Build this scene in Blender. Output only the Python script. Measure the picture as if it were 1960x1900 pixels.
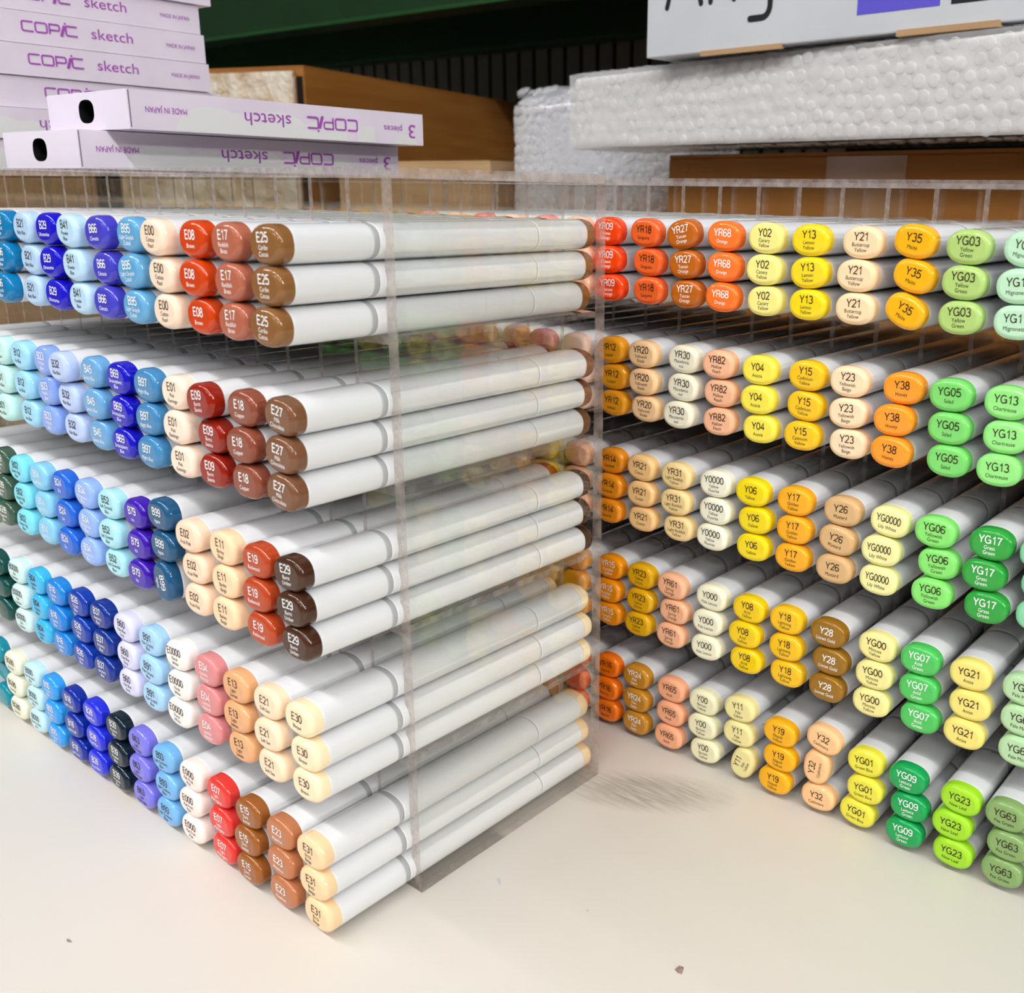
import bpy, bmesh, math, random
from mathutils import Matrix, Vector, noise

# ---------------------------------------------------------------- units
# All coordinates below are in column pitches of the acrylic racks (1 u = 20.2 mm).
S = 0.0202
random.seed(7)
for o in list(bpy.data.objects):
    bpy.data.objects.remove(o)
scene = bpy.context.scene
COL = scene.collection

# ---------------------------------------------------------------- camera
YAW, PITCH, ROLL = -0.6636, 0.2829, -0.0157
F_PX, CX, CY = 1945.09, 1167.08, 932.74
CAM_U = Vector((13.0608, -10.9953, 13.0939))
_cy, _sy, _cp, _sp = math.cos(YAW), math.sin(YAW), math.cos(PITCH), math.sin(PITCH)
fwd = Vector((_sy * _cp, _cy * _cp, -_sp))
right0 = Vector((_cy, -_sy, 0))
down0 = fwd.cross(right0)
right = right0 * math.cos(ROLL) + down0 * math.sin(ROLL)
down = -right0 * math.sin(ROLL) + down0 * math.cos(ROLL)
cam_data = bpy.data.cameras.new('camera')
cam = bpy.data.objects.new('camera', cam_data)
COL.objects.link(cam)
m = Matrix((right, -down, -fwd)).transposed().to_4x4()
m.translation = CAM_U * S
cam.matrix_world = m
cam_data.sensor_fit = 'HORIZONTAL'
cam_data.sensor_width = 36.0
cam_data.lens = 36.0 * F_PX / 1960.0
cam_data.shift_x = (980.0 - CX) / 1960.0
cam_data.shift_y = -(950.0 - CY) / 1960.0
cam_data.clip_start = 0.01
cam_data.clip_end = 50
cam_data.dof.use_dof = True
cam_data.dof.focus_distance = 0.42
cam_data.dof.aperture_fstop = 20.0
scene.camera = cam

# ---------------------------------------------------------------- light
world = bpy.data.worlds.new('shop_light')
scene.world = world
world.use_nodes = True
world.node_tree.nodes['Background'].inputs[0].default_value = (0.96, 0.985, 1.0, 1)
world.node_tree.nodes['Background'].inputs[1].default_value = 0.13

def area_light(name, loc, target, sx, sy, power, col=(1, 0.99, 0.975)):
    l = bpy.data.lights.new(name, 'AREA')
    l.shape = 'RECTANGLE'
    l.size, l.size_y, l.energy, l.color = sx, sy, power, col
    o = bpy.data.objects.new(name, l)
    COL.objects.link(o)
    o.location = loc
    d = Vector(target) - Vector(loc)
    o.rotation_euler = d.to_track_quat('-Z', 'Y').to_euler()
    return o
# ceiling fixtures of the shop, in rows over the front aisle; the last two are added side fill
for fx, fy, sy_, pw in ((-2.4, -1.15, .05, 20), (-1.0, -1.15, .05, 21), (0.4, -1.15, .05, 26), (1.8, -1.15, .05, 30), (-0.6, -2.6, .1, 17), (1.4, -2.6, .1, 22), (3.2, -0.8, .1, 32), (5.6, -0.9, .3, 62)):
    area_light('ceiling_or_fill_light', (fx, fy, 1.9), (fx, fy, 0) if fx < 3 else (0, 0, 0), 1.25, sy_, pw * 0.95)

vs = scene.view_settings
scene.display_settings.display_device = 'sRGB'
vs.view_transform = 'Standard'
vs.look = 'None'
vs.exposure = -0.07
vs.gamma = 1.0
vs.use_curve_mapping = False
cyc = scene.cycles
cyc.max_bounces = 5
cyc.diffuse_bounces = 3
cyc.glossy_bounces = 2
cyc.use_adaptive_sampling = True
cyc.adaptive_threshold = 0.07
cyc.adaptive_min_samples = 12
cyc.transmission_bounces = 2
cyc.transparent_max_bounces = 64
cyc.caustics_reflective = False
cyc.caustics_refractive = False
cyc.sample_clamp_indirect = 6

# ---------------------------------------------------------------- materials
def lin(h):
    if isinstance(h, str):
        c = [int(h[i:i + 2], 16) / 255 for i in (0, 2, 4)]
    else:
        c = h
    return tuple(x / 12.92 if x <= 0.04045 else ((x + 0.055) / 1.055) ** 2.4 for x in c) + (1,)

def new_mat(name):
    mt = bpy.data.materials.new(name)
    mt.use_nodes = True
    nt = mt.node_tree
    return mt, nt, nt.nodes['Principled BSDF']

def plastic(name, hexc, rough=0.2, spec=0.5, bump=0.0, sub=0.0):
    mt, nt, b = new_mat(name)
    b.inputs['Base Color'].default_value = lin(hexc)
    b.inputs['Roughness'].default_value = rough
    b.inputs['Specular IOR Level'].default_value = spec
    if sub:
        b.inputs['Subsurface Weight'].default_value = sub
        b.inputs['Subsurface Radius'].default_value = (0.002, 0.002, 0.002)
        b.inputs['Subsurface Scale'].default_value = 0.5
    return mt

def noisy(name, hexa, hexb, scale, rough=0.6, stretch=(1, 1, 1), detail=4, bump=0.0, spec=0.4, lo=0.35, hi=0.65):
    mt, nt, b = new_mat(name)
    tc = nt.nodes.new('ShaderNodeTexCoord')
    mp = nt.nodes.new('ShaderNodeMapping')
    mp.inputs['Scale'].default_value = stretch
    nz = nt.nodes.new('ShaderNodeTexNoise')
    nz.inputs['Scale'].default_value = scale
    nz.inputs['Detail'].default_value = detail
    rp = nt.nodes.new('ShaderNodeValToRGB')
    rp.color_ramp.elements[0].position = lo
    rp.color_ramp.elements[1].position = hi
    rp.color_ramp.elements[0].color = lin(hexa)
    rp.color_ramp.elements[1].color = lin(hexb)
    L = nt.links.new
    L(tc.outputs['Object'], mp.inputs['Vector'])
    L(mp.outputs['Vector'], nz.inputs['Vector'])
    L(nz.outputs['Fac'], rp.inputs['Fac'])
    L(rp.outputs['Color'], b.inputs['Base Color'])
    b.inputs['Roughness'].default_value = rough
    b.inputs['Specular IOR Level'].default_value = spec
    if bump:
        bp = nt.nodes.new('ShaderNodeBump')
        bp.inputs['Strength'].default_value = bump
        bp.inputs['Distance'].default_value = 0.002
        L(nz.outputs['Fac'], bp.inputs['Height'])
        L(bp.outputs['Normal'], b.inputs['Normal'])
    return mt

def acrylic_sheet():
    mt = bpy.data.materials.new('clear_acrylic')
    mt.use_nodes = True
    nt = mt.node_tree
    nt.nodes.clear()
    N, L = nt.nodes.new, nt.links.new
    out = N('ShaderNodeOutputMaterial')
    tr = N('ShaderNodeBsdfTransparent'); tr.inputs[0].default_value = (0.985, 0.985, 0.98, 1)
    gl = N('ShaderNodeBsdfGlossy'); gl.inputs['Roughness'].default_value = 0.015
    fr = N('ShaderNodeFresnel'); fr.inputs['IOR'].default_value = 1.49
    # solid sheet: only reflect on the outside of each face
    geo = N('ShaderNodeNewGeometry'); iv = N('ShaderNodeMath'); iv.operation = 'SUBTRACT'; iv.inputs[0].default_value = 1
    L(geo.outputs['Backfacing'], iv.inputs[1])
    mu = N('ShaderNodeMath'); mu.operation = 'MULTIPLY'; L(fr.outputs[0], mu.inputs[0]); L(iv.outputs[0], mu.inputs[1])
    m2k = N('ShaderNodeMath'); m2k.operation = 'MULTIPLY'; m2k.inputs[1].default_value = 1.7; m2k.use_clamp = True
    L(mu.outputs[0], m2k.inputs[0])
    m2 = N('ShaderNodeMixShader'); L(m2k.outputs[0], m2.inputs[0]); L(tr.outputs[0], m2.inputs[1]); L(gl.outputs[0], m2.inputs[2])
    L(m2.outputs[0], out.inputs[0])
    return mt

def acrylic_edge():
    # sawn edges of the sheets: frosted, greyish pink with fine saw marks along the cut
    mt = bpy.data.materials.new('sawn_acrylic_edge')
    mt.use_nodes = True
    nt = mt.node_tree
    nt.nodes.clear()
    N, L = nt.nodes.new, nt.links.new
    out = N('ShaderNodeOutputMaterial')
    tc = N('ShaderNodeTexCoord'); nz = N('ShaderNodeTexNoise')
    nz.inputs['Scale'].default_value = 170; nz.inputs['Detail'].default_value = 2
    L(tc.outputs['Object'], nz.inputs['Vector'])
    rp = N('ShaderNodeValToRGB')
    rp.color_ramp.elements[0].position = 0.35; rp.color_ramp.elements[0].color = lin('d2c6c1')
    rp.color_ramp.elements[1].position = 0.65; rp.color_ramp.elements[1].color = lin('efe6e2')
    L(nz.outputs['Fac'], rp.inputs[0])
    df = N('ShaderNodeBsdfTranslucent'); L(rp.outputs[0], df.inputs[0])
    d2 = N('ShaderNodeBsdfDiffuse'); L(rp.outputs[0], d2.inputs[0])
    a = N('ShaderNodeMixShader'); a.inputs[0].default_value = 0.5; L(d2.outputs[0], a.inputs[1]); L(df.outputs[0], a.inputs[2])
    tr = N('ShaderNodeBsdfTransparent'); tr.inputs[0].default_value = (0.88, 0.85, 0.84, 1)
    mr = N('ShaderNodeMapRange'); mr.inputs[1].default_value = 0.3; mr.inputs[2].default_value = 0.7; mr.inputs[3].default_value = 0.25; mr.inputs[4].default_value = 0.42
    L(nz.outputs['Fac'], mr.inputs[0])
    b = N('ShaderNodeMixShader'); L(mr.outputs[0], b.inputs[0]); L(tr.outputs[0], b.inputs[1]); L(a.outputs[0], b.inputs[2])
    L(b.outputs[0], out.inputs[0])
    return mt

ACRYLIC = acrylic_sheet()
EDGE = acrylic_edge()
M_BARREL = plastic('white_barrel_plastic', 'e3e4e7', 0.1, 0.5)
M_CAP = plastic('white_cap_plastic', 'e4e5e8', 0.09, 0.5)
M_RING = plastic('grey_ring_plastic', 'aeb0b3', 0.3)
M_INK_K = plastic('dark_print', '3a2d22', 0.5, 0.2)
M_INK_W = plastic('white_print', 'ffffff', 0.5, 0.2)
M_LILAC = noisy('lilac_carton', 'e4d9e8', 'e9dfec', 40, 0.35)
M_LILAC_END = plastic('pale_lilac_carton_flap', 'efe6f6', 0.35)
M_PURPLE = plastic('purple_print', 'a94fb8', 0.45, 0.3)
M_GREYPRINT = plastic('pale_grey_print', 'e6e6e6', 0.4, 0.3)
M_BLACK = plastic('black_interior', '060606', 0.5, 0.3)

# ---------------------------------------------------------------- mesh helpers
def mesh_obj(name, verts, faces, mats, parent=None, fmat=None, smooth=False, loc=None):
    me = bpy.data.meshes.new(name)
    me.from_pydata([tuple(c * S for c in v) for v in verts], [], faces)
    for q in (mats if isinstance(mats, (list, tuple)) else [mats]):
        me.materials.append(q)
    if fmat:
        for p, k in zip(me.polygons, fmat):
            p.material_index = k
    if smooth:
        me.shade_smooth()
    me.update()
    o = bpy.data.objects.new(name, me)
    COL.objects.link(o)
    if parent:
        o.parent = parent
    if loc:
        o.location = Vector(loc) * S
    return o

BOXF = [(0, 3, 2, 1), (4, 5, 6, 7), (0, 1, 5, 4), (1, 2, 6, 5), (2, 3, 7, 6), (3, 0, 4, 7)]
def boxv(x0, x1, y0, y1, z0, z1):
    return [(x0, y0, z0), (x1, y0, z0), (x1, y1, z0), (x0, y1, z0), (x0, y0, z1), (x1, y0, z1), (x1, y1, z1), (x0, y1, z1)]
def box(name, x0, x1, y0, y1, z0, z1, mats, parent=None, fmat=None, bevel=0.0, loc=None):
    if not bevel:
        return mesh_obj(name, boxv(x0, x1, y0, y1, z0, z1), BOXF, mats, parent, fmat, loc=loc)
    bm = bmesh.new()
    vs_ = [bm.verts.new(v) for v in boxv(x0, x1, y0, y1, z0, z1)]
    for f in BOXF:
        bm.faces.new([vs_[i] for i in f])
    bmesh.ops.bevel(bm, geom=bm.edges[:], offset=bevel, segments=2, affect='EDGES', profile=0.6)
    vv = [tuple(v.co) for v in bm.verts]
    bm.verts.index_update()
    ff = [tuple(v.index for v in f.verts) for f in bm.faces]
    bm.free()
    return mesh_obj(name, vv, ff, mats, parent, smooth=False, loc=loc)

def empty(name, loc, rotz=0.0):
    o = bpy.data.objects.new(name, None)
    COL.objects.link(o)
    o.location = Vector(loc) * S
    o.rotation_euler = (0, 0, rotz)
    o.empty_display_size = 0.01
    return o
def tag(o, label, cat, group=None, kind=None):
    if label: o['label'] = label
    if cat: o['category'] = cat
    if group: o['group'] = group
    if kind: o['kind'] = kind
    return o

_fonts = {}
def text_shape(s, cap_h, max_w, wide=1.0):
    """outline of a line of sans-serif lettering: verts (x right, z up, centred) and faces"""
    cu = bpy.data.curves.new('lettering', 'FONT')
    cu.body = s
    cu.size = 1.0
    cu.resolution_u = 3
    ob = bpy.data.objects.new('lettering', cu)
    me = bpy.data.meshes.new_from_object(ob)
    vv = [(v.co.x, v.co.y) for v in me.vertices]
    ff = [tuple(p.vertices) for p in me.polygons]
    bpy.data.meshes.remove(me)
    bpy.data.objects.remove(ob)
    bpy.data.curves.remove(cu)
    x0, x1 = min(v[0] for v in vv), max(v[0] for v in vv)
    k = cap_h / 0.70
    kx = k * wide
    if (x1 - x0) * kx > max_w:
        kx = max_w / (x1 - x0)
    return [((v[0] - (x0 + x1) / 2) * kx, v[1] * k) for v in vv], ff

def ribbon(paths, w, round_ends=True):
    """flat strokes of width w along polylines in the (x, z) plane; the third value is the layer, so that crossing strokes do not share a plane"""
    V, Fc = [], []
    lay = 0
    for pts in paths:
        n = len(pts)
        closed = n > 3 and math.hypot(pts[0][0] - pts[-1][0], pts[0][1] - pts[-1][1]) < 1e-6
        lf, rg = [], []
        for i, p in enumerate(pts):
            a = pts[i - 1] if i else (pts[-2] if closed else p)
            b = pts[i + 1] if i < n - 1 else (pts[1] if closed else p)
            d0 = Vector((p[0] - a[0], p[1] - a[1])); d1 = Vector((b[0] - p[0], b[1] - p[1]))
            if d0.length < 1e-9: d0 = d1
            if d1.length < 1e-9: d1 = d0
            d0 = d0.normalized(); d1 = d1.normalized()
            t = d0 + d1
            t = t.normalized() if t.length > 1e-6 else d0
            nn = Vector((-t.y, t.x))
            k = w / 2 / max(0.5, nn.dot(Vector((-d0.y, d0.x))))
            lf.append((p[0] + nn.x * k, p[1] + nn.y * k, lay)); rg.append((p[0] - nn.x * k, p[1] - nn.y * k, lay))
        base = len(V)
        V += lf + rg
        for i in range(n - 1):
            Fc.append((base + i, base + n + i, base + n + i + 1, base + i + 1))
        lay += 1
        if round_ends and not closed:
            for p in (pts[0], pts[-1]):
                b0 = len(V)
                V += [(p[0] + w / 2 * math.cos(a * math.pi / 5), p[1] + w / 2 * math.sin(a * math.pi / 5), lay) for a in range(10)]
                Fc.append(tuple(range(b0, b0 + 10)))
            lay += 1
    return V, Fc
def arc(cx, cz, rx, rz, a0, a1, n=7):
    return [(cx + rx * math.cos(math.radians(a0 + (a1 - a0) * i / n)), cz + rz * math.sin(math.radians(a0 + (a1 - a0) * i / n))) for i in range(n + 1)]

# stroke glyphs (height .94) for the grotesque capitals and figures printed on the pens
def _flip(p, w=.62): return [(w - x, .94 - z) for x, z in p]
_six = [arc(.31, .28, .25, .25, 0, 360, 14), arc(.34, .60, .28, .31, 35, 180, 8) + [(.06, .3)]]
GLYPH = {
    '0': ([arc(.31, .47, .26, .44, 0, 360, 18)], .62), '1': ([[(.12, .7), (.26, .76), (.36, .92), (.36, .02)]], .56),
    '2': ([arc(.3, .67, .25, .25, 165, -25, 9) + [(.3, .3), (.06, .05), (.58, .05)]], .62),
    '3': ([arc(.29, .70, .22, .22, 155, -80, 9), arc(.3, .27, .26, .24, 85, -155, 10)], .62), '4': ([[(.44, .02), (.44, .9), (.04, .27), (.6, .27)]], .62),
    '5': ([[(.54, .9), (.14, .9), (.08, .46)], [(.08, .46)] + arc(.3, .3, .27, .27, 125, -155, 12)], .62), '6': (_six, .62),
    '7': ([[(.05, .89), (.57, .89), (.36, .48), (.24, .02)]], .6), '8': ([arc(.31, .71, .21, .21, 0, 360, 14), arc(.31, .26, .25, .24, 0, 360, 14)], .62),
    '9': ([_flip(p) for p in _six], .62),
    'B': ([[(.08, .02), (.08, .9), (.34, .9)] + arc(.34, .69, .21, .21, 90, -90, 8) + [(.08, .48)], [(.34, .48)] + arc(.37, .26, .24, .22, 90, -90, 8) + [(.08, .04)]], .68),
    'E': ([[(.58, .89), (.08, .89), (.08, .05), (.6, .05)], [(.08, .48), (.54, .48)]], .66),
    'Y': ([[(.03, .92), (.34, .42), (.65, .92)], [(.34, .42), (.34, .02)]], .7),
    'R': ([[(.08, .02), (.08, .9), (.38, .9)] + arc(.38, .68, .22, .22, 90, -90, 8) + [(.08, .46)], [(.42, .46), (.56, .36), (.6, .02)]], .72),
    'G': ([arc(.4, .47, .34, .44, 42, 330, 16), [(.44, .44), (.73, .44), (.73, .04)]], .82),
}
def code_shape(s, cap_h, max_w):
    P, x = [], 0
    for ch in s:
        g, adv = GLYPH[ch]
        P += [[(px + x, pz) for px, pz in q] for q in g]
        x += adv + .05
    V, Fc = ribbon(P, .125, round_ends=False)
    k = cap_h / .94
    kx = min(k * .92, max_w / x)
    return [((vx - x / 2 + .025) * kx, vz * k, l) for vx, vz, l in V], Fc

# ================================================================ setting
def table_material():
    mt, nt, b = new_mat('cream_laminate')
    N, L = nt.nodes.new, nt.links.new
    tc = N('ShaderNodeTexCoord')
    big = N('ShaderNodeTexNoise'); big.inputs['Scale'].default_value = 4; big.inputs['Detail'].default_value = 3
    L(tc.outputs['Object'], big.inputs['Vector'])
    base = N('ShaderNodeValToRGB')
    base.color_ramp.elements[0].position = 0.3; base.color_ramp.elements[0].color = lin('ddd6cd')
    base.color_ramp.elements[1].position = 0.7; base.color_ramp.elements[1].color = lin('e2dcd3')
    L(big.outputs['Fac'], base.inputs[0])
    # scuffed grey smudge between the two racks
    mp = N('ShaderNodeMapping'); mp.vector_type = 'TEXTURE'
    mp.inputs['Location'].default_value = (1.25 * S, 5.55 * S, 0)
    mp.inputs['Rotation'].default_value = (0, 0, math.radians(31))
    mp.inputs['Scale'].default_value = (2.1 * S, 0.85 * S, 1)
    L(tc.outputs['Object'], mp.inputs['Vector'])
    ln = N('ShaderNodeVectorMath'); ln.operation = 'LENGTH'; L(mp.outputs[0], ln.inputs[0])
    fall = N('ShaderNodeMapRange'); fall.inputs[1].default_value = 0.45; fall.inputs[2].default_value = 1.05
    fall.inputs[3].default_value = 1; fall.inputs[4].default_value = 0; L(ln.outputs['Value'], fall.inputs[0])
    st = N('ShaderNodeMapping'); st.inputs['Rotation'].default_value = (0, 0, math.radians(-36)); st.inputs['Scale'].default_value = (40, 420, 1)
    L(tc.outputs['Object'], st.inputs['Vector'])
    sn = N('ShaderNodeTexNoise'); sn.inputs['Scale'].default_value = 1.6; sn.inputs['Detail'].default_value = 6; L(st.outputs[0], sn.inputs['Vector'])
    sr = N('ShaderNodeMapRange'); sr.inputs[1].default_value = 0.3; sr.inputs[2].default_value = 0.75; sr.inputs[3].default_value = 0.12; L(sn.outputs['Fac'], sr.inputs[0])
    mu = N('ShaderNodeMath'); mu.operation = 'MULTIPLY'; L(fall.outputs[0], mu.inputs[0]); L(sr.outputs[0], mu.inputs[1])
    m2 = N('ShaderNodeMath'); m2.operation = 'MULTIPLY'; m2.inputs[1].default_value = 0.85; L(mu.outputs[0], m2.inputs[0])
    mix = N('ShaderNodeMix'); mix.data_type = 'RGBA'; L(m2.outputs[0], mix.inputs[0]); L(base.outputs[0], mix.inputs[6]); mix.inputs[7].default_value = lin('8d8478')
    # small scattered specks
    vo = N('ShaderNodeTexVoronoi'); vo.inputs['Scale'].default_value = 34; L(tc.outputs['Object'], vo.inputs['Vector'])
    sp = N('ShaderNodeMapRange'); sp.inputs[1].default_value = 0.012; sp.inputs[2].default_value = 0.03; sp.inputs[3].default_value = 0.6; sp.inputs[4].default_value = 0
    L(vo.outputs['Distance'], sp.inputs[0])
    vc = N('ShaderNodeMath'); vc.operation = 'GREATER_THAN'; vc.inputs[1].default_value = 0.72
    sep = N('ShaderNodeSeparateColor'); L(vo.outputs['Color'], sep.inputs[0]); L(sep.outputs[0], vc.inputs[0])
    m3 = N('ShaderNodeMath'); m3.operation = 'MULTIPLY'; L(sp.outputs[0], m3.inputs[0]); L(vc.outputs[0], m3.inputs[1])
    mix2 = N('ShaderNodeMix'); mix2.data_type = 'RGBA'; L(m3.outputs[0], mix2.inputs[0]); L(mix.outputs[2], mix2.inputs[6]); mix2.inputs[7].default_value = lin('7d756c')
    L(mix2.outputs[2], b.inputs['Base Color'])
    b.inputs['Roughness'].default_value = 0.38
    b.inputs['Specular IOR Level'].default_value = 0.35
    return mt
M_TABLE = table_material()
tbl = empty('display_table', (0, 0, 0))
tag(tbl, 'wide cream laminate table top scuffed between the two clear racks', 'table')
box('table_top', -130, 45, -45, 60.5, -1.6, 0, M_TABLE, tbl)
M_LEG = plastic('grey_steel', '7a7d80', 0.4)
for lx in (-125, 40):
    for ly in (-40, 57):
        box('leg', lx - 1.5, lx + 1.5, ly - 1.5, ly + 1.5, -38, -1.6, M_LEG, tbl)

M_DARK = noisy('interior_shade_black', '07080a', '0d0d0c', 8, 0.8)  # near-black colour stands in for the deep shade inside the storage rack
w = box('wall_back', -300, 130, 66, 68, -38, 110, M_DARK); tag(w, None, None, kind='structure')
w = box('floor', -300, 130, -120, 66, -40, -38, noisy('grey_shop_floor', '8b8782', '97938d', 6, 0.5)); tag(w, None, None, kind='structure')

# dark green storage rack standing behind the table
M_GREEN = noisy('dark_green_paint', '0b300f', '0f3813', 12, 0.35, spec=0.5)
M_GREEN2 = plastic('lighter_green_lip', '1b4f1d', 0.35)  # lip strip takes a lighter green than the beam
rk = empty('storage_rack', (-45, 52, -38))
tag(rk, 'tall dark green steel storage rack whose beams cross behind the boxes', 'rack')
def beam(y0, y1):
    z0 = 25.3 + 38
    v = [(-180 + 45, y0 - 52, z0), (-180 + 45, y0 - 52, z0 + 4.4), (-180 + 45, y0 - 52 + .5, z0 + 4.4), (-180 + 45, y0 - 52 + .5, z0 + 5.4), (-180 + 45, y1 - 52, z0 + 5.4), (-180 + 45, y1 - 52, z0)]
    n = len(v)
    v2 = [(a + 270, b_, c) for a, b_, c in v]
    fs = [tuple(range(n))[::-1], tuple(range(n, 2 * n))] + [(i, (i + 1) % n, n + (i + 1) % n, n + i) for i in range(n)]
    bmo = mesh_obj('beam', v + v2, fs, M_GREEN, rk)
    box('beam_lip', -135, 135, y0 - 52 - .06, y0 - 52 + .02, z0 - .02, z0 + .22, M_GREEN2, bmo)
beam(43, 45.5)
beam(60, 62.5)
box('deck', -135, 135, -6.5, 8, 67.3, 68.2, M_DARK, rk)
for px in (-133, 131):
    for py in (-7.5, 8.4):
        box('upright', px, px + 4, py, py + 3, 0, 108, M_GREEN, rk)
# wire mesh back panel
mp_ = empty('wire_mesh_panel', (-55, 64.5, 0))
tag(mp_, 'dim grey wire mesh panel closing the back of the storage rack', 'mesh panel')
M_WIRE = plastic('dull_grey_wire', '4b4a44', 0.5)
M_SLAT = plastic('dim_grey_slat', '66645a', 0.7)
sl = None
for i in range(34):
    x = -32 + i * 1.9
    if sl is None:
        sl = box('slat', -.72, .72, -.1, .1, 0, 40, M_SLAT, mp_, loc=(x, 0, 0))
    else:
        c = sl.copy(); COL.objects.link(c); c.parent = mp_; c.location = Vector((x, 0, 0)) * S
for z in (8, 14, 20, 26):
    box('cross_wire', -34, 34, -.35, -.12, z, z + .3, M_WIRE, mp_)

# ================================================================ acrylic racks
RT, RD, RH = 0.248, 5.44, 13.42
SHELF_Z = (10.724, 8.094, 5.476, 2.807)   # top faces of the four inner shelves
BASE_T = 0.146
def rack(name, label, x_right, y_front, cols):
    """cols: number of columns counted from the right-hand side panel"""
    r = empty(name, (x_right, y_front, 0))
    tag(r, label, 'display rack', 'clear acrylic marker racks')
    W = cols + RT
    H1 = RH - 0.17
    mm = [ACRYLIC, EDGE]
    fx = [1, 1, 1, 0, 1, 0]
    fz = [0, 0, 1, 1, 1, 1]
    box('side_panel', -RT, 0, 0, RD, 0, H1, mm, r, fx)
    box('side_panel', -W, -W + RT, 0, RD, 0, H1, mm, r, fx)
    box('top_panel', -W, 0, 0, RD, H1, RH, mm, r, fz)
    box('base_panel', -W + RT, -RT, 0, RD, 0.0, BASE_T, mm, r, [0, 0, 1, 0, 1, 0])
    for z in SHELF_Z:
        box('shelf_panel', -W + RT, -RT, 0, RD, z - 0.13, z, mm, r, fz)
    d0 = None
    for i in range(1, cols):
        x = -RT / 2 - i
        if d0 is None:
            d0 = box('divider', -.05, .05, 0.01, RD - .01, BASE_T, H1, mm, r, fx, loc=(x, 0, 0))
        else:
            c = d0.copy(); COL.objects.link(c); c.parent = r; c.location = Vector((x, 0, 0)) * S
    return r
R_X0, R_Y0 = -2.7594, 9.2664
rack('marker_rack', 'clear acrylic rack of blue and brown markers with lilac boxes on its top', 0.0, 0.0, 24)
R_COLS_RIGHT = 15
rack('marker_rack', 'clear acrylic rack of orange, yellow and green markers set further back', R_X0 + R_COLS_RIGHT + RT / 2, R_Y0, 21)

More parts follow.
